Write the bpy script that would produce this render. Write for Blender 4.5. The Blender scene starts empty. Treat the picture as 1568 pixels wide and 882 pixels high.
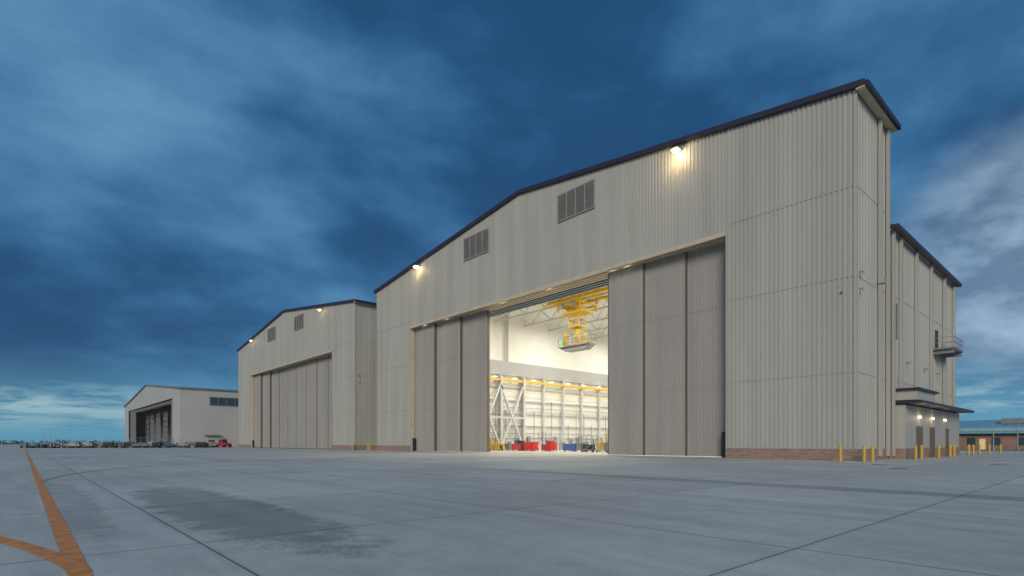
import bpy, math, random
from mathutils import Vector
random.seed(7)
S = bpy.context.scene
S.view_settings.view_transform='Standard'; S.view_settings.look='None'; S.view_settings.exposure=0
COL = S.collection

# ------------------------------------------------------------ materials
def newmat(name):
    m=bpy.data.materials.new(name); m.use_nodes=True
    nt=m.node_tree; b=nt.nodes['Principled BSDF']; return m,nt,b
def mat(name,col,rough=0.6,metal=0.0,var=0.12,scale=0.6,streak=False,bump=0.0):
    m,nt,b=newmat(name); N=nt.nodes; L=nt.links
    tc=N.new('ShaderNodeTexCoord'); mp=N.new('ShaderNodeMapping')
    L.new(tc.outputs['Object'],mp.inputs['Vector'])
    if streak: mp.inputs['Scale'].default_value=(1,1,0.06)
    n=N.new('ShaderNodeTexNoise'); n.inputs['Scale'].default_value=scale; n.inputs['Detail'].default_value=6
    L.new(mp.outputs[0],n.inputs['Vector'])
    r=N.new('ShaderNodeMapRange'); r.inputs['From Min'].default_value=.3; r.inputs['From Max'].default_value=.7
    r.inputs['To Min'].default_value=1-var; r.inputs['To Max'].default_value=1+var*.6
    L.new(n.outputs['Fac'],r.inputs['Value'])
    mx=N.new('ShaderNodeVectorMath'); mx.operation='SCALE'; mx.inputs[0].default_value=col
    L.new(r.outputs[0],mx.inputs['Scale']); L.new(mx.outputs[0],b.inputs['Base Color'])
    b.inputs['Roughness'].default_value=rough; b.inputs['Metallic'].default_value=metal
    if bump:
        bp=N.new('ShaderNodeBump'); bp.inputs['Strength'].default_value=bump; bp.inputs['Distance'].default_value=.02
        n2=N.new('ShaderNodeTexNoise'); n2.inputs['Scale'].default_value=12; L.new(tc.outputs['Object'],n2.inputs['Vector'])
        L.new(n2.outputs['Fac'],bp.inputs['Height']); L.new(bp.outputs[0],b.inputs['Normal'])
    return m
def emit(name,col,st):
    m,nt,b=newmat(name); b.inputs['Base Color'].default_value=(*col,1)
    b.inputs['Emission Color'].default_value=(*col,1); b.inputs['Emission Strength'].default_value=st; return m
def brickmat():
    m,nt,b=newmat('brick'); N=nt.nodes; L=nt.links
    tc=N.new('ShaderNodeTexCoord'); sp=N.new('ShaderNodeSeparateXYZ'); L.new(tc.outputs['Object'],sp.inputs[0])
    ad=N.new('ShaderNodeMath'); ad.operation='ADD'; L.new(sp.outputs[0],ad.inputs[0]); L.new(sp.outputs[1],ad.inputs[1])
    cb=N.new('ShaderNodeCombineXYZ'); L.new(ad.outputs[0],cb.inputs[0]); L.new(sp.outputs[2],cb.inputs[1])
    br=N.new('ShaderNodeTexBrick'); L.new(cb.outputs[0],br.inputs['Vector'])
    br.inputs['Scale'].default_value=1; br.inputs['Brick Width'].default_value=.4; br.inputs['Row Height'].default_value=.2
    br.inputs['Mortar Size'].default_value=.012
    br.inputs['Color1'].default_value=(.26,.16,.12,1); br.inputs['Color2'].default_value=(.36,.23,.17,1); br.inputs['Mortar'].default_value=(.36,.30,.26,1)
    L.new(br.outputs[0],b.inputs['Base Color']); b.inputs['Roughness'].default_value=.85; return m
WALL=mat('wall_panel_paint',(.445,.425,.372),.5,0,.11,.5,True)
WALL2=mat('smooth_panel_paint',(.44,.42,.37),.55,0,.06,.1)
LEAF=mat('door_panel_paint',(.385,.358,.32),.5,0,.12,.5,True)
EDGE=mat('door_edge_brown',(.16,.12,.09),.6)
DARK=mat('dark_fascia',(.035,.03,.05),.45)
TRIM=mat('beige_trim',(.60,.50,.36),.5)
SEAM=mat('seam_flashing',(.37,.35,.31),.5)
GREY=mat('grey_steel',(.30,.31,.32),.45,.3)
LOUV=mat('louvre_slats',(.30,.275,.24),.5)
LDK=mat('louvre_void',(.06,.06,.06),.8)
TRACK=mat('door_track_steel',(.12,.17,.23),.4,.3)
CREAM=mat('interior_cream',(.80,.79,.74),.7,0,.05,.2)
WHITE=mat('white_steel_paint',(.62,.63,.64),.5,0,.06)
DUCT=mat('grey_duct',(.50,.51,.52),.5,0,.04,.1)
YEL=mat('yellow_paint',(.78,.50,.015),.5,0,.2,1.5)
BOLY=mat('bollard_yellow',(.62,.40,.05),.5,0,.1,2)
RED=mat('red_paint',(.62,.02,.02),.4)
BLUE=mat('blue_paint',(.03,.10,.38),.4)
BLK=mat('black_rubber',(.025,.025,.027),.7)
GLASS=mat('dark_glass',(.05,.09,.12),.12)
TEAL=mat('teal_metal_roof',(.16,.40,.52),.4,0,.1)
BRICK=brickmat()
CONC=mat('floor_concrete',(.50,.49,.45),.35,0,.1,.3)
SCAF=mat('scaffold_tube',(.45,.46,.48),.4,.4)
TREE=mat('tree_foliage',(.035,.05,.04),.9,0,.4,.2)
ORANGE=mat('orange_marking_paint',(.76,.27,.06),.65,0,.28,4)
ORANGEF=mat('faded_orange_paint',(.50,.30,.18),.7,0,.3,2)
WHITEP=mat('white_marking_paint',(.7,.7,.68),.7,0,.2,2)
LAMPE=emit('lamp_glow',(1,.80,.45),40)
LAMPF=emit('far_lamp_glow',(1,.80,.45),8)
LAMPS=emit('entry_glow',(1,.75,.40),7)
TUBE=emit('tube_glow',(1,.93,.72),3)
TUBEI=emit('interior_tube_glow',(1,.97,.85),1.6)
WARMW=emit('window_glow',(1,.72,.35),.15)
GRASS=mat('dry_grass',(.085,.09,.045),.95,0,.3,.05)

# ------------------------------------------------------------ mesh builder
class MB:
    def __init__(s): s.v=[]; s.f=[]
    def add(s,vs,fs):
        o=len(s.v); s.v+=[tuple(p) for p in vs]; s.f+=[tuple(i+o for i in f) for f in fs]
    def box(s,x0,x1,y0,y1,z0,z1):
        s.add([(x0,y0,z0),(x1,y0,z0),(x1,y1,z0),(x0,y1,z0),(x0,y0,z1),(x1,y0,z1),(x1,y1,z1),(x0,y1,z1)],
              [(0,3,2,1),(4,5,6,7),(0,1,5,4),(1,2,6,5),(2,3,7,6),(3,0,4,7)]); return s
    def prism(s,poly,y0,y1):
        n=len(poly)
        s.add([(x,y0,z) for x,z in poly]+[(x,y1,z) for x,z in poly],
              [tuple(range(n)),tuple(range(2*n-1,n-1,-1))]+[(i,i+n,(i+1)%n+n,(i+1)%n) for i in range(n)]); return s
    def prismx(s,poly,x0,x1):
        n=len(poly)
        s.add([(x0,y,z) for y,z in poly]+[(x1,y,z) for y,z in poly],
              [tuple(range(n)),tuple(range(2*n-1,n-1,-1))]+[(i,i+n,(i+1)%n+n,(i+1)%n) for i in range(n)]); return s
    def beam(s,p,q,w,h=None):
        h=h or w; p=Vector(p); q=Vector(q); d=(q-p).normalized()
        up=Vector((0,0,1)) if abs(d.z)<.95 else Vector((0,1,0))
        a=d.cross(up).normalized()*w/2; b=a.cross(d).normalized()*h/2
        s.add([p-a-b,p+a-b,p+a+b,p-a+b,q-a-b,q+a-b,q+a+b,q-a+b],
              [(0,1,2,3),(7,6,5,4),(0,4,5,1),(1,5,6,2),(2,6,7,3),(3,7,4,0)]); return s
    def cyl(s,p,q,r,n=12,r2=None):
        r2=r if r2 is None else r2
        p=Vector(p); q=Vector(q); d=(q-p).normalized()
        up=Vector((0,0,1)) if abs(d.z)<.95 else Vector((0,1,0))
        a=d.cross(up).normalized(); b=a.cross(d)
        vs=[p+(a*math.cos(t)+b*math.sin(t))*r for t in [2*math.pi*i/n for i in range(n)]]
        vs+=[q+(a*math.cos(t)+b*math.sin(t))*r2 for t in [2*math.pi*i/n for i in range(n)]]
        s.add(vs,[tuple(range(n)),tuple(range(2*n-1,n-1,-1))]+[(i,i+n,(i+1)%n+n,(i+1)%n) for i in range(n)]); return s
    def corr(s,axis,a0,a1,off,sg,z0,z1,p=.4,d=.07):
        z0f=z0 if callable(z0) else (lambda a:z0); z1f=z1 if callable(z1) else (lambda a:z1)
        pts=[]; a=a0
        while a<a1-1e-6:
            for da,dd in ((0,0),(.40*p,0),(.46*p,d),(.94*p,d)):
                if a+da<a1: pts.append((a+da,dd))
            a+=p
        pts.append((a1,0))
        o=len(s.v)
        for t,dd in pts:
            for z in (z0f(t),z1f(t)):
                s.v.append((t,off+sg*dd,z) if axis=='x' else (off+sg*dd,t,z))
        for i in range(len(pts)-1):
            s.f.append((o+2*i,o+2*i+2,o+2*i+3,o+2*i+1))
        return s
    def obj(s,name,m,parent=None,loc=(0,0,0),rz=0,bevel=0):
        me=bpy.data.meshes.new(name); me.from_pydata(s.v,[],s.f); me.update()
        o=bpy.data.objects.new(name,me); COL.objects.link(o); me.materials.append(m)
        o.location=loc; o.rotation_euler=(0,0,rz)
        if parent: o.parent=parent
        if bevel:
            b=o.modifiers.new('bevel','BEVEL'); b.width=bevel; b.segments=2
        return o
def empty(name,loc=(0,0,0),rz=0):
    e=bpy.data.objects.new(name,None); COL.objects.link(e); e.location=loc; e.rotation_euler=(0,0,rz); return e

# ------------------------------------------------------------ hangar
W=81.3; MID=-W/2
def zr(x): return 30.45+5.15*(1-abs(x-MID)/(W/2))
DL,DR,DH=-69.3,-11.1,22.0
def hangar(xo,opened):
    H=empty('hangar',(xo,0,0))
    m=MB()
    m.corr('x',DR,0,0,-1,1.0,zr)
    m.corr('x',DL,DR,0,-1,DH,zr)
    m.corr('x',-W,DL,0,-1,1.0,zr)
    m.corr('y',0,8.8,0,1,1.0,30.45)
    m.corr('y',0,8.8,-W,-1,1.0,30.45)
    m.corr('y',8.8,80,-W,-1,1.0,30.3)
    m.corr('y',8.85,36.5,.25,1,1.0,21.3)
    m.obj('corrugated_walls',WALL,H)
    m=MB()
    m.box(-.12,.12,-.12,.06,1.0,30.4)
    m.box(-.06,.12,8.6,8.84,1.0,30.4)
    m.box(-W-.1,-W+.15,-.12,.06,1.0,30.4)
    m.box(DR,DR+.16,-.11,-.03,1.0,DH)
    m.box(.2,.38,36.3,36.55,0,21.3)
    m.obj('corner_trim',WALL2,H)
    m=MB()
    for z in (7.3,15.2,22.6):
        m.box(DR+.17,-.13,-.076,-.03,z,z+.03); m.box(-W+.16,DL,-.076,-.03,z,z+.03)
        m.box(.03,.076,.07,8.59,z,z+.03)
        if z<20: m.box(.28,.33,8.9,36.2,z,z+.03)
    m.obj('panel_seams',SEAM,H)
    m=MB()
    m.box(DR,.16,-.16,.05,0,.95); m.box(-W-.12,DL,-.16,.05,0,.95); m.box(-.02,.16,.05,8.8,0,.95)
    m.box(.2,.42,8.85,36.6,0,.95)
    m.box(-W-.12,-W+.02,.05,80,0,.95)
    m.obj('brick_base',BRICK,H)
    m=MB()
    m.box(DR,.2,-.2,.05,.95,1.0); m.box(-W-.15,DL,-.2,.05,.95,1.0); m.box(-.02,.2,.05,8.8,.95,1.0); m.box(.2,.46,8.85,36.6,.95,1.0)
    m.obj('brick_cap',SEAM,H)
    t=.5
    m=MB()
    xr=.75; xl=-W-.75
    R=zr
    m.prism([(xl,R(xl)+.01),(MID,R(MID)+.01),(MID,R(MID)+t),(xl,R(xl)+t)],-.45,9.2)
    m.prism([(MID+.001,R(MID)+.01),(xr,R(xr)+.01),(xr,R(xr)+t),(MID+.001,R(MID)+t)],-.45,9.2)
    m.prism([(xl,R(xl)+.01),(MID,R(MID)+.01),(MID,R(MID)+t),(xl,R(xl)+t)],9.21,80.3)
    m.prism([(MID+.001,R(MID)+.01),(-9.5,R(-9.5)+.01),(-9.5,R(-9.5)+t),(MID+.001,R(MID)+t)],9.21,80.3)
    m.obj('roof',DARK,H)
    m=MB()
    m.box(xr+.01,xr+.25,-.3,9.3,R(xr)-.05,R(xr)+.38)
    m.box(.52,1.05,8.2,36.8,21.05,21.4)
    m.prism([(-10,23.2),(.5,21.45),(.5,21.65),(-10,23.4)],8.85,36.7)
    m.obj('gutters',DARK,H)
    m=MB(); m.box(.13,xr,-.43,9.15,R(xr)-.12,R(xr)-.02)
    m.obj('eave_soffit',TRIM,H)
    m=MB()
    m.box(-W,-9.6,79.8,80,0,30.3); m.prism([(-W,30.3),(-9.6,30.3),(-9.6,R(-9.6)),(MID,R(MID)),(-W,R(-W))],79.8,80)
    m.box(-10,-9.8,1.9,80,0,31.5)
    m.box(-9.79,0,8.6,8.8,0,30.4); m.box(-9.79,.2,36.3,36.5,0,21.3)
    m.obj('rear_walls',WALL2,H)
    m=MB()
    m.box(DL,DR,-.14,.2,DH-.40,DH-.001)
    m.box(DL-.2,DL-.001,.03,2.9,0,DH); m.box(DR+.001,DR+.2,.03,2.9,0,DH)
    m.box(DL,DR,.21,5.5,DH-.02,DH+.2)
    for y in (.95,1.65,2.35): m.box(DL,DR,y,y+.35,DH-.3,DH-.022)
    m.obj('door_surround',TRIM,H)
    m=MB(); m.box(DL-.05,DR+.05,5.3,5.5,DH+.2,30.4); m.prism([(DL,30.4),(DR,30.4),(DR,R(DR)),(MID,R(MID)),(DL,R(DL))],5.3,5.5)
    m.obj('inner_header_wall',CREAM,H)
    m=MB()
    for y in (3.1,3.9,4.7):
        m.box(DL,DR,y,y+.42,DH-.34,DH-.022)
    k=DL+2
    while k<DR:
        m.box(k,k+.25,3.2,5.4,DH-.28,DH-.023); k+=6
    m.obj('door_tracks',TRACK,H)
    if opened:
        m=MB()
        for x in (-66.5,-60,-46,-36.5,-26,-24): m.box(x,x+.9,.65,.85,DH-.1,DH-.03)
        m.obj('soffit_lights',TUBE,H)
        lv=[(-69.28,-63.0,.95),(-63.15,-56.3,1.4),(-56.5,-50.0,1.85),(-26.4,-21.4,1.2),(-21.6,-16.3,1.5),(-16.5,-11.12,1.8)]
    else:
        n=9; w=(DR-DL)/n; lv=[]
        for i in range(n):
            lv.append((DL+i*w+.02,DL+(i+1)*w+.05,[.95,1.4,1.85][i] if i<3 else [1.9,1.85,1.8,1.75,1.8,1.85][i-3]))
    m=MB(); e=MB(); sm=MB()
    for i,(x0,x1,y) in enumerate(lv):
        x1=min(x1,DR-.02)
        m.corr('x',x0+.06,x1-.06,y,-1,.25,DH-.35,.36,.08)
        m.box(x0,x1,y+.02,y+.4,.1,DH-.31)
        e.box(x0,x0+.06,y-.085,y+.019,.1,DH-.31); e.box(x1-.06,x1,y-.085,y+.019,.1,DH-.31)
        if opened or i<3: e.box(x1+.002,x1+.04,y-.08,y+.38,.1,DH-.33)
        sm.box(x0+.07,x1-.07,y-.09,y-.03,.1,.3)
        for z in (7.3,15.2): sm.box(x0+.07,x1-.07,y-.087,y-.03,z,z+.03)
        sm.box(x0+.07,x1-.07,y-.09,y-.03,DH-.45,DH-.31)
    m.obj('door_leaves',LEAF,H); e.obj('door_leaf_edges',EDGE,H); sm.obj('door_leaf_seams',SEAM,H)
    m=MB()
    m.box(DR-.75,DR-.03,.55,.9,0,2.6); m.box(DL+.03,DL+.75,.45,.7,0,2.3)
    m.obj('personnel_doors',BLK,H)
    for a,b in ((-33.4,-27.4),(-53.3,-47.3)):
        f=MB(); v=MB(); s_=MB(); z0,z1=29.6,32.85
        v.box(a,b,-.11,-.095,z0,z1)
        for q in range(5):
            x=a+(b-a)*q/4; f.box(x-.04,x+.04,-.24,-.1,z0,z1)
        f.box(a-.06,b+.06,-.25,-.1,z0-.08,z0); f.box(a-.06,b+.06,-.25,-.1,z1,z1+.08)
        z=z0+.06
        while z<z1-.05:
            for q in range(4):
                x=a+(b-a)*q/4; s_.box(x+.06,x+(b-a)/4-.06,-.21,-.17,z,z+.13)
            z+=.25
        v.obj('louvre_void',LDK,H); f.obj('louvre_frame',SEAM,H); s_.obj('louvre_slats',LOUV,H)
    for x,z in ((-16.1,31.6),(-66.1,31.6)):
        m=MB(); m.box(x-.3,x+.3,-.42,-.1,z+.12,z+.42); m.beam((x,-.1,z+.3),(x,-.9,z+.3),.1)
        m.box(x-.4,x+.4,-1.15,-.55,z+.05,z+.2); m.obj('floodlight_housing',GREY,H)
        m=MB(); m.box(x-.34,x+.34,-1.1,-.6,z-.04,z+.045); m.cyl((x,-.85,z-.2),(x,-.85,z-.04),.2,12)
        m.obj('floodlight_lens',LAMPE if opened else LAMPF,H)
        l=bpy.data.lights.new('floodlight','POINT'); l.energy=(150 if x>-40 else 70) if opened else 18; l.color=(1,.70,.33); l.shadow_soft_size=.2
        o=bpy.data.objects.new('floodlight_lamp',l); COL.objects.link(o); o.location=(x,-1.4,z-.45); o.parent=H
    m=MB()
    def pipe(y,z1,x=.12): m.box(x,x+.26,y-.15,y+.15,.3,z1)
    pipe(5.8,30.2,.13); m.box(.14,.6,5.5,6.1,15.6,16.1)
    pipe(8.2,30.2,.13)
    for y in (11.5,17.3,23.6,30.2,35.4):
        pipe(y,21.2,.36)
    m.box(.36,.62,8.88,9.1,.3,21.2)
    m.obj('downspouts',WALL2,H)
    m=MB()
    for x,y,z in ((.12,.6,15.6),(.12,.6,14.2),(.35,14,9.4),(.35,21,9.4),(.35,27,9.4)):
        m.box(x,x+.35,y-.06,y+.06,z-.04,z+.06); m.cyl((x+.3,y,z-.22),(x+.3,y,z-.04),.08,8)
    m.box(-1.0,-.9,-.3,-.1,14.0,14.15)
    m.obj('wall_cameras',GREY,H)
    m=MB()
    m.box(.36,.45,9.15,10.3,11.2,14.6)
    for k in range(16): m.box(.45,.52,9.2,10.25,11.25+k*.21,11.35+k*.21)
    m.obj('side_louvre',LOUV,H)
    m=MB()
    m.box(.34,.4,26.2,27.4,12.1,14.3); m.obj('balcony_door',LDK,H)
    m=MB()
    m.box(.34,2.3,24.8,29.6,11.85,12.05)
    m.box(.34,2.2,25.2,25.35,11.4,11.84); m.box(.34,2.2,29.1,29.25,11.4,11.84)
    for z in (12.6,13.15):
        m.beam((.4,24.9,z),(2.25,24.9,z),.05); m.beam((2.25,24.9,z),(2.25,29.5,z),.05); m.beam((.4,29.5,z),(2.25,29.5,z),.05)
    for y in (24.9,26.05,27.2,28.35,29.5): m.beam((2.25,y,12.05),(2.25,y,13.15),.05)
    m.obj('balcony',GREY,H)
    m=MB()
    m.box(.43,1.3,9.3,33.5,.96,5.0)
    m.box(.43,2.2,9.3,16.2,5.42,6.3); m.obj('entry_annex_wall',WALL2,H)
    m=MB(); m.box(.43,1.36,9.24,33.56,0,.95); m.obj('entry_annex_brick',BRICK,H)
    m=MB()
    m.box(.4,2.6,9.0,34.5,5.1,5.35); m.box(.38,2.45,9.0,16.6,6.31,6.5)
    m.obj('entry_canopy',DARK,H)
    m=MB()
    for a,b in ((13.2,15.3),(18.6,20.4),(26,27.1)):
        m.box(1.3,1.42,a,b,.05,3.1)
    m.obj('entry_doors',EDGE,H)
    m=MB()
    for y in (14.1,19.4,25.2): m.box(1.37,1.5,y,y+.22,3.9,4.1)
    m.obj('entry_lights',LAMPS,H)
    if opened:
        for y in (14.2,19.5):
            l=bpy.data.lights.new('entry_light','POINT'); l.energy=12; l.color=(1,.70,.36); l.shadow_soft_size=.1
            o=bpy.data.objects.new('entry_lamp',l); COL.objects.link(o); o.location=(1.9,y,3.9); o.parent=H
    if not opened: return H
    # interior
    m=MB(); m.box(-80,-10,.0,79.7,.004,.03); m.obj('hangar_floor',CONC,H)
    m=MB()
    m.box(-80.2,-80,3,79.7,0,31)
    m.box(-80,-79.2,6,30.8,19.6,31.4); m.box(-80,-78.4,30.81,79.7,19.8,31.4)
    m.box(-80,-10,79.6,79.75,0,31); m.box(-10.2,-10.01,3,79.6,0,31)
    m.prism([(-80,R(-80)-.25),(MID,R(MID)-.25),(MID,R(MID)-.1),(-80,R(-80)-.1)],5.6,79.6)
    m.prism([(MID+.01,R(MID)-.25),(-10.1,R(-10.1)-.25),(-10.1,R(-10.1)-.1),(MID+.01,R(MID)-.1)],5.6,79.6)
    m.obj('interior_walls',CREAM,H)
    m=MB()
    m.prism([(-80,16.9),(-79.3,16.9),(-78.0,19.79),(-80,19.79)],6,79.5)
    m.box(-78.39,-78.2,30.7,30.95,19.8,30.6)
    m.obj('wall_duct',DUCT,H)
    m=MB()
    for i,y in enumerate(range(8,80,7)):
        m.box(-80+.01,-79.1,y,y+.45,0,16.8)
    for z in (2.6,5.4,8.2,11.2,14.2): m.box(-79.95,-79.5,6,79,z,z+.18)
    for y0,y1 in ((22,29),(29,36)):
        m.beam((-78.8,y0,.3),(-78.8,y1,14.5),.4); m.beam((-78.7,y1,.3),(-78.7,y0,14.5),.4)
        m.beam((-78.6,y0+.2,7.2),(-78.6,y1,7.2),.35)
    for y in (22,29,36): m.box(-79.3,-78.5,y,y+.5,0,16.6)
    for y in range(12,79,8):
        m.beam((-79.5,y,28.6),(-10.5,y,28.6),.3,.35)
        for k in range(11):
            x=-79+k*6.2; zt=R(x)-.4; x2=min(x+3.1,-11); x3=min(x+6.2,-11)
            m.beam((x,y,zt),(x2,y,28.7),.18); m.beam((x2,y,28.7),(x3,y,R(x3)-.4),.18)
    m.obj('steel_framing',WHITE,H)
    m=MB()
    m.box(-79.2,-78.7,6,79,15.5,15.95); m.box(-79.09,-79.0,6,79,13.2,13.3)
    m.obj('crane_rail',YEL,H)
    m=MB()
    for y in range(9,78,6): m.box(-79.2,-78.5,y,y+1.0,16.25,16.33)
    m.obj('wall_lights',TUBEI,H)
    m=MB()
    for i,y in enumerate(range(7,78,3)):
        m.cyl((-79.3,y,0.4),(-79.3,y,[6,11.5,9][i%3]),.08,6)
        m.box(-79.5,-79.05,y+.8,y+1.6,1.0,[2.2,3,1.8][i%3])
    m.box(-79.45,-79.2,6,79,3.6,3.75); m.box(-79.45,-79.2,6,79,9.6,9.7)
    m.obj('wall_piping',GREY,H)
    for x in (-66,-44,-22):
        for y in (16,40,64):
            l=bpy.data.lights.new('high_bay','AREA'); l.shape='RECTANGLE'; l.size=3; l.size_y=1.5
            l.energy=3400; l.color=(1,.955,.83)
            o=bpy.data.objects.new('high_bay_lamp',l); COL.objects.link(o); o.location=(x,y,28.3); o.parent=H
            b=MB(); b.box(x-1.6,x+1.6,y-.85,y+.85,28.33,28.5); b.obj('high_bay_housing',GREY,H)
    return H
hangar(0,True)
hangar(-90.8,False)

# ------------------------------------------------------------ overhead crane
C=empty('overhead_crane',(-55,28,.9))
m=MB()
for y in (-2.2,2.2):
    m.box(-5.5,38,y-.3,y+.3,27.5,28.0)
    for k in range(14):
        x=-5+k*3; m.beam((x,y,28.0),(x+1.5,y,29.2),.12); m.beam((x+1.5,y,29.2),(x+3,y,28.0),.12)
    m.box(-5.5,38,y-.1,y+.1,29.2,29.32)
for x in (-5.3,-1,4,9.5): m.box(x,x+.3,-1.89,1.89,27.6,27.9)
m.box(-3,3,-2.6,-2.3,26.5,26.8); m.box(-3,3,2.3,2.6,26.5,26.8); m.box(-3,-2.7,-2.29,2.29,26.5,26.8); m.box(2.7,3,-2.29,2.29,26.5,26.8)
for x in (-2.9,2.6):
    for y in (-2.5,2.2): m.box(x,x+.25,y,y+.25,25.5,27.49)
m.box(-2.7,2.7,-1.8,1.8,25.1,25.45)
m.box(-1.9,-.6,-1,.9,25.46,26.6); m.box(.3,1.9,-1,.5,25.46,26.3)
for x in (-1.3,1.2):
    for y in (-1,1): m.beam((x,y,22.8),(x,y,25.1),.16)
for z in (23,23.7,24.4): m.beam((-1.3,-1,z),(1.2,-1,z),.1); m.beam((-1.3,1,z),(1.2,1,z),.1)
m.box(-1.4,1.3,-1.1,1.1,22.6,22.8)
for z in (27.6,28.3,28.9):
    m.beam((-6.5,-3.3,z),(10,-3.3,z),.07)
for x in range(-6,11,2): m.beam((x,-3.3,27.1),(x,-3.3,28.9),.07)
m.box(-6.5,10,-3.4,-2.6,27.05,27.15)
for x,z in ((-4,28.1),(1,28.1),(5,28.1),(8,28.1)): m.box(x,x+.9,-1,1,z,z+.7)
m.obj('yellow_bridge',YEL,C)
m=MB()
for x in (-5,0,8,16,24,32):
    m.beam((x,-2.2,29.3),(x,-2.2,30.4),.2); m.beam((x,2.2,29.3),(x,2.2,30.4),.2)
m.box(-2,-1.2,-2.9,-2.61,25.9,26.9); m.box(.5,1.8,-2.9,-2.61,26,26.7)
m.box(-3.9,3.9,-1.3,1.3,19.0,19.15)
m.prism([(-3.8,19.0),(-2.4,18.2),(2.4,18.2),(3.8,19.0)],-.9,.9)
for z in (19.8,20.4,21.0):
    for y in (-1.25,1.25): m.beam((-3.8,y,z),(3.8,y,z),.09)
    for x in (-3.8,3.8): m.beam((x,-1.25,z),(x,1.25,z),.09)
for x in (-3.8,-2.5,-1.2,0,1.2,2.5,3.8):
    for y in (-1.25,1.25): m.beam((x,y,19.1),(x,y,21.0),.09)
m.obj('platform_basket',GREY,C)
m=MB(); m.box(-.35,.35,-.35,.35,19.3,22.59); m.box(-2.6,-2.1,-1,-.2,19.16,21.8); m.box(2.0,2.4,-1,0,19.16,21.2)
m.beam((-3.4,-1.2,19.4),(-.5,0,22.5),.12); m.beam((3.4,-1.2,19.4),(.5,0,22.5),.12)
m.obj('mast',YEL,C)
m=MB(); m.box(-3.2,-2.7,-1.5,-1.31,19.6,20.2); m.obj('control_lamp',emit('green_lamp',(.1,.9,.2),.5),C)

# ------------------------------------------------------------ interior equipment
def tool_cabinet(x,y,c,w=1.6,h=1.3,rz=0):
    e=empty('tool_cabinet',(x,y,.03),rz)
    m=MB(); m.box(-w/2,w/2,-.35,.35,.2,h); m.box(-w/2-.04,w/2+.04,-.4,.4,h+.005,h+.06); m.obj('cabinet_body',c,e,bevel=.02)
    m=MB()
    for i in range(5): m.box(-w/2+.1,w/2-.1,-.39,-.36,.3+i*(h-.3)/5,.33+i*(h-.3)/5)
    m.beam((w/2+.05,-.3,h-.1),(w/2+.05,.3,h-.1),.05); m.obj('drawer_handles',GREY,e)
    m=MB()
    for a in (-w/2+.2,w/2-.2):
        for b in (-.25,.25): m.cyl((a-.04,b,.1),(a+.04,b,.1),.1,10)
    m.obj('casters',BLK,e)
def work_stand(x,y,h,c,rz=0):
    e=empty('maintenance_stand',(x,y,.03),rz)
    m=MB(); m.box(-1,1,-.7,.7,h-.08,h)
    for a in (-.95,.95):
        for b in (-.65,.65): m.beam((a,b,.15),(a,b,h+1.05),.07)
    for z in (.4,h+.5,h+1.05):
        m.beam((-.95,-.65,z),(.95,-.65,z),.06); m.beam((-.95,.65,z),(.95,.65,z),.06)
    m.beam((-.95,-.65,.2),(.95,-.65,h-.1),.06)
    n=int(h/.3)
    for i in range(n): m.box(1+.0+(n-i)*.22-.2,1+(n-i)*.22,-.5,.5,.1+i*.3,.14+i*.3)
    m.beam((1+n*.22,-.5,.1),(1,-.5,h),.08); m.beam((1+n*.22,.5,.1),(1,.5,h),.08)
    m.obj('stand_frame',c,e)
    m=MB()
    for a in (-.9,.9): m.cyl((a,-.75,.15),(a,-.65,.15),.15,10); m.cyl((a,.65,.15),(a,.75,.15),.15,10)
    m.obj('wheels',BLK,e)
eq=[(-58,15,RED),(-56.2,16,RED),(-54.2,15.5,RED),(-52.2,16.5,RED),(-50.3,15.8,RED),(-57,18.5,RED),(-53,19,RED),(-60,18,BLK),(-61.5,20,GREY),(-47,17,BLUE),(-45.5,18,GREY),(-49,20,GREY),(-44,22,YEL),
    (-41,20,GREY),(-38.5,18,WHITE),(-36,20,BLK),(-63,14,YEL),(-59,28,GREY),(-50,33,BLUE),(-45,36,RED),(-34,17,GREY),(-42,28,WHITE),(-67,24,BLUE),(-48,23,RED),(-39,23,RED),
    (-32,15,YEL),(-30.5,16,GREY),(-65,17,BLK),(-62.5,17,GREY),(-43,17,BLK)]
for x,y,c in eq: tool_cabinet(x,y,c,random.uniform(1.2,2.4),random.uniform(1.1,1.9),random.uniform(-.5,.9))
for x,y,h,c,r in ((-63.5,15,1.4,YEL,.4),(-55,34,2.6,WHITE,1.2),(-40,26,1.8,BLUE,.3),(-36,30,2.4,GREY,-.5),(-66,34,3,WHITE,.9),(-47,28,2.0,YEL,.5),(-41,15,1.5,GREY,.2),(-35.5,14,2.2,GREY,.8),(-60,24,2.5,GREY,.1)): work_stand(x,y,h,c,r)

# ------------------------------------------------------------ third hangar (far left)
H3=empty('hangar',(0,0,0))
X0,X1,Y3=-359,-215,-8.3; MX=-287
def z3(x): return 21.3+6.6*(1-abs(x-MX)/72)
P=mat('far_panel_paint',(.49,.46,.42),.6,0,.08,.08)
m=MB()
m.prism([(X1-13,0),(X1,0),(X1,z3(X1)),(X1-13,z3(X1-13))],Y3,Y3+.3)
m.prism([(X0,0),(X0+13,0),(X0+13,z3(X0+13)),(X0,z3(X0))],Y3,Y3+.3)
m.prism([(X0+13,18.6),(X1-13,18.6),(X1-13,z3(X1-13)),(MX,z3(MX)),(X0+13,z3(X0+13))],Y3,Y3+.3)
m.box(X1-.3,X1,Y3+.3,75,0,21.3); m.box(X0,X0+.3,Y3+.3,75,0,21.3); m.box(X0,X1,74.7,75,0,21.3)
m.obj('walls',P,H3)
m=MB()
m.prism([(X0-.6,21.3),(MX,27.95),(MX,28.4),(X0-.6,21.75)],Y3-.6,75.5); m.prism([(MX+.01,27.95),(X1+.6,21.3),(X1+.6,21.75),(MX+.01,28.4)],Y3-.6,75.5)
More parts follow.
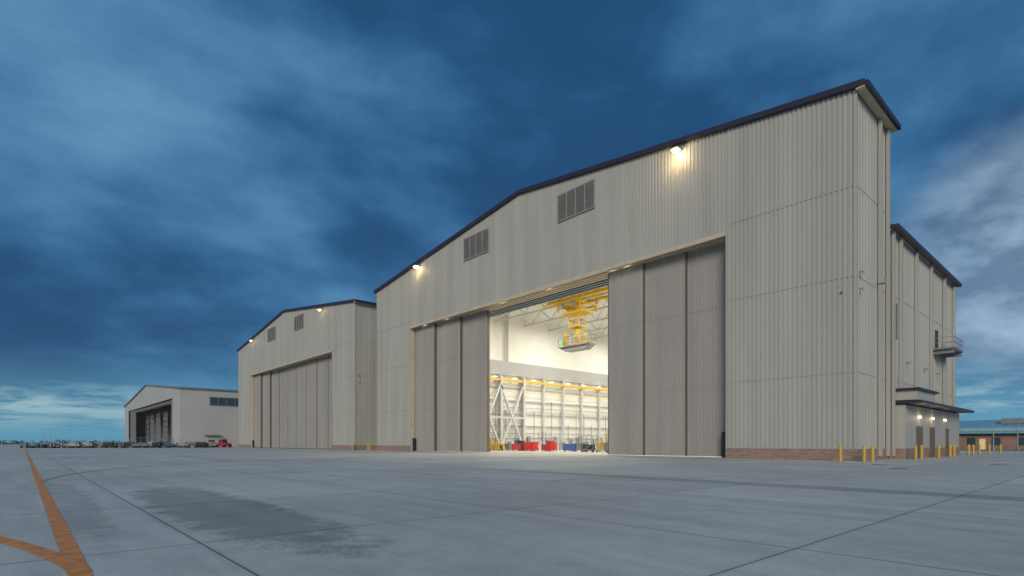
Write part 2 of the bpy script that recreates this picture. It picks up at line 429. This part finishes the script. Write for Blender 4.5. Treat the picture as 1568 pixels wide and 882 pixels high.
m.obj('roof',mat('far_roof_trim',(.20,.23,.27),.5),H3)
m=MB(); m.box(X1,X1+.08,1.5,70,15.8,18.6); m.obj('window_band',GLASS,H3)
m=MB()
for k in range(24): m.box(X1+.08,X1+.2,1.5+k*2.9,1.65+k*2.9,15.8,18.6)
m.box(X1,X1+.25,1.3,70.2,15.55,15.79); m.box(X1,X1+.25,1.3,70.2,18.61,18.8); m.box(X1,X1+1.5,-.5,5,4.2,4.5)
m.obj('window_mullions',GREY,H3)
m=MB(); m.box(X1,X1+.1,1,3.2,0,2.6); m.obj('side_door',LDK,H3)
m=MB()
for bx in (-332,-318,-300,-282,-262,-245):
    for lv_ in range(7):
        z=lv_*2.5
        for dy in (0,3): m.beam((bx,Y3+6+dy,z+.1),(bx+8,Y3+6+dy,z+.1),.22)
        if lv_<6: m.beam((bx,Y3+6,z),(bx+8,Y3+6,z+2.5),.16)
    for dx in (0,4,8):
        for dy in (0,3): m.beam((bx+dx,Y3+6+dy,0),(bx+dx,Y3+6+dy,16.5),.25)
m.obj('scaffold_docks',SCAF,H3)
m=MB()
m.box(X0+13,X1-13,Y3+1,Y3+3,17.2,18.6)
for x in (-343,-337,-331,-234): m.box(x,x+5,Y3+.6,Y3+1,0,18.3)
m.obj('door_leaves',mat('far_door_panel',(.22,.2,.19),.6),H3)

# ------------------------------------------------------------ low building on the right
Bb=empty('brick_office_building',(0,100,0))
m=MB(); m.box(-22,60,0,22,0,3.4); m.obj('brick_walls',BRICK,Bb)
m=MB(); m.prismx([(-1.2,3.41),(23,3.41),(23,4.3),(11,6.6),(-1.2,4.5)],-23,61); m.obj('metal_roof',TEAL,Bb)
m=MB()
for k in range(60): m.beam((-22.5+k*1.4,-1.2,4.52),(-22.5+k*1.4,11,6.62),.07)
m.box(-23,61,-1.3,-1.21,3.9,4.6); m.obj('roof_seams',mat('light_blue_trim',(.32,.48,.56),.5),Bb)
m=MB()
for k in range(20): m.box(-20+k*4,-18.6+k*4,-.06,-.01,1,2.6)
m.obj('windows',GLASS,Bb)
m=MB(); m.box(-6,-5,-.1,-.02,.1,2.3); m.box(4,5,-.1,-.02,.1,2.3); m.obj('lit_doors',WARMW,Bb)
m=MB(); m.box(-3,2,4,7,5.5,6.7); m.obj('roof_unit',GREY,Bb)

# ------------------------------------------------------------ bollards
def bollard(x,y,h=1.3):
    e=empty('bollard',(x,y,0)); m=MB()
    m.cyl((0,0,0),(0,0,h-.1),.12,14); m.cyl((0,0,h-.1),(0,0,h-.03),.12,14,.09); m.cyl((0,0,h-.03),(0,0,h),.09,14,.03); m.obj('post',BOLY,e)
    m=MB(); m.cyl((0,0,0.005),(0,0,.04),.22,14); m.obj('footing',GREY,e)
for p in ((-.3,-2.6),(1.0,-1.4),(1.45,-.9),(2.2,8.8),(2.3,10.4),(2.4,16.8),(2.4,22),(2.4,24),(2.2,33.5),(2.2,36.5),(2.3,40),(3.0,42),(3.5,47),(-82.2,-1.2),(-83.2,-1.0),(-90,-1),(-172.5,-1)):
    bollard(*p)
def manhole(x,y):
    m=MB(); m.cyl((0,0,.004),(0,0,.016),.45,24); m.cyl((0,0,.016),(0,0,.022),.38,24); m.obj('manhole_cover',TRACK,None,(x,y,0))
manhole(6.1,-13.5); manhole(9.0,-1.5); manhole(3.6,-7.5)

# ------------------------------------------------------------ lamp posts, fence, distant stuff
def lamp_post(x,y,h):
    e=empty('lamp_post',(x,y,0)); m=MB(); m.cyl((0,0,0),(0,0,h),.12,8,.07); m.beam((0,0,h),(1.2,-.4,h+.1),.08); m.cyl((0,0,0),(0,0,.5),.3,10)
    m.obj('pole',GREY,e); m=MB(); m.box(.9,1.6,-.6,-.3,h+.02,h+.18); m.obj('head',GREY,e,bevel=.03)
lamp_post(-2.5,90,5.6); lamp_post(0.6,94,5.2)
for i in range(9): lamp_post(-420-i*33,-52-i*7+random.uniform(-25,45),random.uniform(8,11))
def fence(name,p,q,h=2.4,step=3):
    e=empty(name); P0=Vector((*p,0)); Q0=Vector((*q,0)); L_=(Q0-P0).length; n=int(L_/step); m=MB()
    for i in range(n+1):
        a=P0.lerp(Q0,i/n); m.beam(a,a+Vector((0,0,h)),.09)
    for z in (.1,h): m.beam(P0+Vector((0,0,z)),Q0+Vector((0,0,z)),.06)
    m.obj('posts_and_rails',SCAF,e)
    m=MB(); z=.3
    while z<h-.1: m.beam(P0+Vector((0,0,z)),Q0+Vector((0,0,z)),.018); z+=.22
    m.obj('mesh_wires',GREY,e)
fence('chain_link_fence',(-205,-12),(-210,-62),3.2)
fence('chain_link_fence',(-176,3),(-205,-12),2.8,2)
def equipment_trailer(x,y,rz,L_,h,c):
    e=empty('equipment_trailer',(x,y,0),rz); m=MB()
    m.box(-L_/2,L_/2,-.8,.8,.5,.68); m.box(-L_/2+.2,L_/2-.9,-.65,.65,.69,h); m.box(L_/2-.8,L_/2-.1,-.5,.5,.69,.69+(h-.6)*.6)
    m.obj('body',c,e,bevel=.05)
    m=MB(); m.beam((L_/2,0,.55),(L_/2+1.3,0,.35),.1)
    for k in (-L_/2+.1,L_/2-.1):
        for b in (-.75,.75): m.beam((k,b,.6),(k,b,h*.9),.06)
    m.beam((-L_/2+.1,-.75,h*.9),(L_/2-.1,-.75,h*.9),.06); m.obj('drawbar_and_rails',GREY,e)
    m=MB()
    for a in (-L_/2+.6,L_/2-.6):
        for b in (-.85,.85): m.cyl((a,b-.1,.32),(a,b+.1,.32),.32,12)
    m.obj('wheels',BLK,e)
for i in range(56):
    t=i/55; x=-194+t*20; y=-50+t*44
    equipment_trailer(x+random.uniform(-9,3),y+random.uniform(-1,1),random.uniform(.6,1.6),random.uniform(2.4,4.6),random.uniform(1.0,1.9),random.choice([GREY,TRACK,LOUV,GREY,BLK,SEAM,BLK,TRACK]))
T=empty('red_tow_tractor',(-181,-2,0),.5)
m=MB(); m.prism([(-2.2,.5),(2.2,.5),(2.2,1.2),(.6,1.45),(.6,1.5),(-2.2,1.5)],-.95,.95); m.obj('body',RED,T,bevel=.06)
m=MB(); m.prism([(-1.4,1.5),(.5,1.5),(.1,2.5),(-1.4,2.5)],-.85,.85); m.obj('cab_glass',GLASS,T)
m=MB(); m.box(-1.5,.2,-.9,.9,2.51,2.65)
for b in (-.86,.86): m.beam((-1.45,b,1.5),(-1.45,b,2.5),.1); m.beam((.5,b,1.5),(.12,b,2.5),.1)
m.obj('cab_frame',RED,T)
m=MB()
for a in (-1.4,1.4):
    for b in (-.95,.95): m.cyl((a,b-.18,.5),(a,b+.18,.5),.5,16)
m.obj('wheels',BLK,T)

def tree_line(p,q,n,h0,h1):
    m=MB()
    for i in range(n):
        t=(i+random.random())/n; cx=p[0]+(q[0]-p[0])*t; cy=p[1]+(q[1]-p[1])*t+random.uniform(-20,20)
        h=random.uniform(h0,h1); r=random.uniform(.7,1.6)*h
        for k in range(30):
            a=random.uniform(0,6.28); rr=r*random.random()**.5; z=random.uniform(.05,1)*h*(1-.45*(rr/r)**2)
            c=Vector((cx+rr*math.cos(a),cy+rr*math.sin(a),z)); s_=h*random.uniform(.1,.22)
            vs=[c+Vector((random.uniform(-1,1),random.uniform(-1,1),random.uniform(-1,1)))*s_ for _ in range(4)]
            m.add(vs,[(0,1,2),(0,2,3),(0,3,1),(1,3,2)])
    m.obj('distant_tree_line',TREE)
tree_line((-1700,-900),(-1200,500),330,4,9)
tree_line((-1200,500),(400,900),250,6,11)
def hedge(p,q):
    m=MB(); n=14
    for i in range(n):
        t=i/(n-1); cx=p[0]+(q[0]-p[0])*t; cy=p[1]+(q[1]-p[1])*t
        for k in range(90):
            c=Vector((cx+random.gauss(0,1.1),cy+random.gauss(0,.5),random.uniform(.05,.75)))
            vs=[c+Vector((random.uniform(-1,1),random.uniform(-1,1),random.uniform(-1,1)))*.14 for _ in range(3)]
            m.add(vs,[(0,1,2)])
    m.obj('hedge',TREE)
hedge((8,97),(45,97))

# ------------------------------------------------------------ ground
m=MB(); m.add([(-5000,-5000,-.03),(5000,-5000,-.03),(5000,5000,-.03),(-5000,5000,-.03)],[(0,1,2,3)]); m.obj('grass_ground',GRASS)
g,nt,b=newmat('apron_concrete'); N=nt.nodes; L=nt.links
def math_(op,a,b_=None,c=None,clamp=False):
    n=N.new('ShaderNodeMath'); n.operation=op; n.use_clamp=clamp
    for i,v in enumerate((a,b_,c)):
        if v is None: continue
        if isinstance(v,(int,float)): n.inputs[i].default_value=v
        else: L.new(v,n.inputs[i])
    return n.outputs[0]
geo=N.new('ShaderNodeNewGeometry'); sp=N.new('ShaderNodeSeparateXYZ'); L.new(geo.outputs['Position'],sp.inputs[0])
X,Y=sp.outputs[0],sp.outputs[1]
def noise(scale,detail=5,sc=(1,1,1),rough=.55,dist=0):
    mp=N.new('ShaderNodeMapping'); mp.inputs['Scale'].default_value=sc; L.new(geo.outputs['Position'],mp.inputs[0])
    n=N.new('ShaderNodeTexNoise'); n.inputs['Scale'].default_value=scale; n.inputs['Detail'].default_value=detail
    n.inputs['Roughness'].default_value=rough; n.inputs['Distortion'].default_value=dist; L.new(mp.outputs[0],n.inputs['Vector']); return n.outputs['Fac']
gx=math_('DIVIDE',math_('ADD',X,-11.7),6.1); gy=math_('DIVIDE',math_('ADD',Y,49.0),6.2)
dx=math_('MULTIPLY',math_('ABSOLUTE',math_('SUBTRACT',gx,math_('ROUND',gx))),6.1)
dy=math_('MULTIPLY',math_('ABSOLUTE',math_('SUBTRACT',gy,math_('ROUND',gy))),6.2)
d=math_('MINIMUM',dx,dy)
joint=math_('LESS_THAN',d,.015)
near=math_('SUBTRACT',1,math_('DIVIDE',d,.12),clamp=True)
cmb=N.new('ShaderNodeCombineXYZ'); L.new(math_('FLOOR',gx),cmb.inputs[0]); L.new(math_('FLOOR',gy),cmb.inputs[1])
wn=N.new('ShaderNodeTexWhiteNoise'); wn.noise_dimensions='2D'; L.new(cmb.outputs[0],wn.inputs['Vector'])
n1=noise(.12,6); n2=noise(1.4,8,(1,1,1),.65); n3=noise(.5,6,(.25,2.5,1),.6,.4); n4=noise(14,4,(1,1,1),.7); n5=noise(45,3,(1,1,1),.7)
tone=math_('ADD',math_('MULTIPLY',math_('SUBTRACT',wn.outputs['Value'],.5),.15),1.0)
tone=math_('ADD',tone,math_('MULTIPLY',math_('SUBTRACT',n1,.5),.6))
tone=math_('ADD',tone,math_('MULTIPLY',math_('SUBTRACT',n2,.5),.6))
tone=math_('ADD',tone,math_('MULTIPLY',math_('SUBTRACT',n3,.5),.6))
tone=math_('ADD',tone,math_('MULTIPLY',math_('SUBTRACT',n4,.5),.45))
tone=math_('ADD',tone,math_('MULTIPLY',math_('SUBTRACT',n5,.5),.4))
def patch(cx,cy,rx,ry,soft=.5):
    ex=math_('DIVIDE',math_('ADD',X,-cx),rx); ey=math_('DIVIDE',math_('ADD',Y,-cy),ry)
    r=math_('ADD',math_('POWER',math_('ABSOLUTE',ex),2.6),math_('POWER',math_('ABSOLUTE',ey),2.6))
    r=math_('ADD',r,math_('MULTIPLY',math_('SUBTRACT',n2,.5),2.0)); r=math_('ADD',r,math_('MULTIPLY',math_('SUBTRACT',n4,.5),1.3))
    return math_('DIVIDE',math_('SUBTRACT',1.0,r),soft,clamp=True)
p1=patch(.4,-47.65,7.9,1.25); p2=patch(8,-31.2,22,.85); p3=patch(-45,-38,14,.7); p4=patch(-4,-50.1,9,.55)
ps=math_('MAXIMUM',math_('MAXIMUM',p1,math_('MULTIPLY',p2,.8)),math_('MULTIPLY',math_('MAXIMUM',p3,p4),.5))
speck=math_('MULTIPLY',math_('SUBTRACT',n5,.42),6.0,clamp=True)
tone=math_('MULTIPLY',tone,math_('SUBTRACT',1.0,math_('MULTIPLY',ps,math_('ADD',.46,math_('MULTIPLY',speck,-.14)))))
tone=math_('MULTIPLY',tone,math_('SUBTRACT',1.0,math_('MULTIPLY',near,.10)))
tone=math_('MULTIPLY',tone,math_('SUBTRACT',1.0,math_('MULTIPLY',joint,.7)))
vm=N.new('ShaderNodeVectorMath'); vm.operation='SCALE'; vm.inputs[0].default_value=(.53,.50,.44); L.new(tone,vm.inputs['Scale'])
L.new(vm.outputs[0],b.inputs['Base Color'])
L.new(math_('ADD',.68,math_('MULTIPLY',math_('SUBTRACT',n2,.5),.4)),b.inputs['Roughness'])
bp=N.new('ShaderNodeBump'); bp.inputs['Strength'].default_value=.25; bp.inputs['Distance'].default_value=.01
L.new(math_('SUBTRACT',n4,math_('MULTIPLY',joint,1.5)),bp.inputs['Height']); L.new(bp.outputs[0],b.inputs['Normal'])
m=MB(); m.add([(-700,-260,0),(70,-260,0),(70,88,0),(-700,88,0)],[(0,1,2,3)]); m.obj('concrete_apron',g)

mk=empty('painted_markings')
def strip(pts,w,name,mt,z=.004):
    mm=MB(); n=len(pts); vs=[]
    for i,p in enumerate(pts):
        a=Vector(pts[max(i-1,0)]); c=Vector(pts[min(i+1,n-1)]); t=(c-a).normalized(); nn=Vector((-t.y,t.x))*w/2
        vs+=[(p[0]+nn.x,p[1]+nn.y,z),(p[0]-nn.x,p[1]-nn.y,z)]
    mm.add(vs,[(2*i,2*i+1,2*i+3,2*i+2) for i in range(n-1)]); mm.obj(name,mt,mk)
strip([(20,-50.49),(-300,-50.6)],.22,'guide_line',ORANGE)
def bez(p0,p1,p2,n=24):
    return [tuple((1-t)**2*Vector(p0)+2*t*(1-t)*Vector(p1)+t*t*Vector(p2)) for t in [i/n for i in range(n+1)]]
strip(bez((6.8,-50.48),(3.6,-50.7),(-4,-54)),.22,'curve_line',ORANGE,.008)
strip(bez((-12,-50.5),(-20,-50.0),(-27,-45))+bez((-27,-45),(-33,-40),(-40,-20))[1:],.18,'faded_curve_line',ORANGEF,.008)
strip([(8.2,-4),(8.8,20)],.12,'white_edge_line',WHITEP)

# ------------------------------------------------------------ world
w=bpy.data.worlds.new('World'); S.world=w; w.use_nodes=True; nt=w.node_tree; N=nt.nodes; L=nt.links
bg=N['Background']
EL=math.radians(22); AZx,AZy=.62,-.78
sky=N.new('ShaderNodeTexSky'); sky.sky_type='NISHITA'; sky.sun_disc=False; sky.sun_elevation=EL; sky.sun_rotation=math.atan2(AZx,AZy)
tc=N.new('ShaderNodeTexCoord'); sp=N.new('ShaderNodeSeparateXYZ'); L.new(tc.outputs['Generated'],sp.inputs[0])
zc=math_('MAXIMUM',sp.outputs[2],0.0); zz=math_('ADD',zc,.5)
cb=N.new('ShaderNodeCombineXYZ'); L.new(math_('DIVIDE',sp.outputs[0],zz),cb.inputs[0]); L.new(math_('DIVIDE',sp.outputs[1],zz),cb.inputs[1])
L.new(math_('MULTIPLY',zc,1.6),cb.inputs[2])
def wn_(scale,detail,rough,dist,sc,loc=(0,0,0),rz=0,src=None):
    mp=N.new('ShaderNodeMapping'); mp.inputs['Scale'].default_value=sc; mp.inputs['Location'].default_value=loc; mp.inputs['Rotation'].default_value=(0,0,rz)
    L.new(src or cb.outputs[0],mp.inputs[0]); n=N.new('ShaderNodeTexNoise'); n.inputs['Scale'].default_value=scale; n.inputs['Detail'].default_value=detail
    n.inputs['Roughness'].default_value=rough; n.inputs['Distortion'].default_value=dist; L.new(mp.outputs[0],n.inputs['Vector']); return n.outputs['Fac']
a1=wn_(1.9,3,.45,.1,(1,.7,1),(3,1,0),.9); a2=wn_(5,7,.53,.08,(1,.8,1),(1,7,0),.6)
cl=math_('ADD',math_('MULTIPLY',a1,.60),math_('MULTIPLY',a2,.40))
def lobe(dv,c):
    n=N.new('ShaderNodeVectorMath'); n.operation='DOT_PRODUCT'; L.new(tc.outputs['Generated'],n.inputs[0]); n.inputs[1].default_value=Vector(dv).normalized()
    v=math_('DIVIDE',math_('SUBTRACT',n.outputs['Value'],c),1-c,clamp=True)
    return math_('MULTIPLY',math_('MULTIPLY',v,v),math_('SUBTRACT',3,math_('MULTIPLY',v,2)))
for dv,c,k in (((-.984,.08,.16),.94,-.10),((-.872,.106,.479),.93,.03),((-.761,.428,.485),.93,-.05),((-.931,.152,.31),.97,.05),
               ((-.159,.915,.371),.965,-.08),((-.28,.802,.529),.95,.04),((-.45,.55,.70),.94,.03),((-.60,.70,.40),.95,-.04)):
    cl=math_('ADD',cl,math_('MULTIPLY',lobe(dv,c),k))
cr=N.new('ShaderNodeValToRGB'); L.new(cl,cr.inputs[0]); cr.color_ramp.interpolation='B_SPLINE'
e=cr.color_ramp.elements; e[0].position=.38; e[0].color=(.010,.058,.155,1); e[1].position=.67; e[1].color=(.13,.29,.48,1)
k=cr.color_ramp.elements.new(.46); k.color=(.021,.10,.235,1); k=cr.color_ramp.elements.new(.55); k.color=(.05,.175,.345,1)
a3=wn_(5,7,.65,.4,(1,1,7),(2,5,3),0,tc.outputs['Generated'])
gl=math_('MULTIPLY',lobe((-.07,.96,.245),.982),math_('ADD',.35,math_('MULTIPLY',math_('SUBTRACT',a2,.40),4,clamp=True)),clamp=True)
g2=math_('MULTIPLY',lobe((-.09,.98,.15),.985),math_('ADD',.1,math_('MULTIPLY',math_('SUBTRACT',a3,.42),4,clamp=True)),clamp=True)
mx=N.new('ShaderNodeMix'); mx.data_type='RGBA'; L.new(math_('MULTIPLY',math_('MAXIMUM',gl,math_('MULTIPLY',g2,.5)),.9),mx.inputs[0]); L.new(cr.outputs[0],mx.inputs[6]); mx.inputs[7].default_value=(.36,.50,.64,1)
hz=math_('SUBTRACT',1,math_('MULTIPLY',zc,7.5),clamp=True)
mx2=N.new('ShaderNodeMix'); mx2.data_type='RGBA'; L.new(math_('MULTIPLY',hz,1.0,clamp=True),mx2.inputs[0]); L.new(mx.outputs[2],mx2.inputs[6]); mx2.inputs[7].default_value=(.095,.31,.45,1)
band=math_('SUBTRACT',1,math_('ABSOLUTE',math_('MULTIPLY',math_('SUBTRACT',zc,.052),24)),clamp=True)
stk=math_('MULTIPLY',math_('MULTIPLY',math_('SUBTRACT',a3,.47),9,clamp=True),band)
mx3=N.new('ShaderNodeMix'); mx3.data_type='RGBA'; L.new(math_('MULTIPLY',stk,.75),mx3.inputs[0]); L.new(mx2.outputs[2],mx3.inputs[6]); mx3.inputs[7].default_value=(.36,.53,.58,1)
vs=N.new('ShaderNodeVectorMath'); vs.operation='SCALE'; vs.inputs['Scale'].default_value=.05; L.new(sky.outputs[0],vs.inputs[0])
va=N.new('ShaderNodeVectorMath'); va.operation='SCALE'; va.inputs['Scale'].default_value=10; L.new(mx3.outputs[2],va.inputs[0])
vb=N.new('ShaderNodeVectorMath'); vb.operation='ADD'; L.new(vs.outputs[0],vb.inputs[0]); L.new(va.outputs[0],vb.inputs[1])
L.new(vb.outputs[0],bg.inputs['Color']); bg.inputs['Strength'].default_value=.1

sun=bpy.data.lights.new('sun','SUN'); sun.energy=1.85; sun.angle=math.radians(22); sun.color=(1,.92,.80)
so=bpy.data.objects.new('sun',sun); COL.objects.link(so)
dv=Vector((AZx*math.cos(EL),AZy*math.cos(EL),math.sin(EL))); so.rotation_euler=dv.to_track_quat('Z','Y').to_euler()

cam=bpy.data.cameras.new('camera'); co=bpy.data.objects.new('camera',cam); COL.objects.link(co)
cam.sensor_width=36; cam.lens=36*840/1568; cam.shift_y=237/1568; cam.clip_end=12000; cam.clip_start=.1
co.location=(14.83,-50.98,1.5); co.rotation_euler=(math.radians(90),0,math.radians(48.28)); S.camera=co
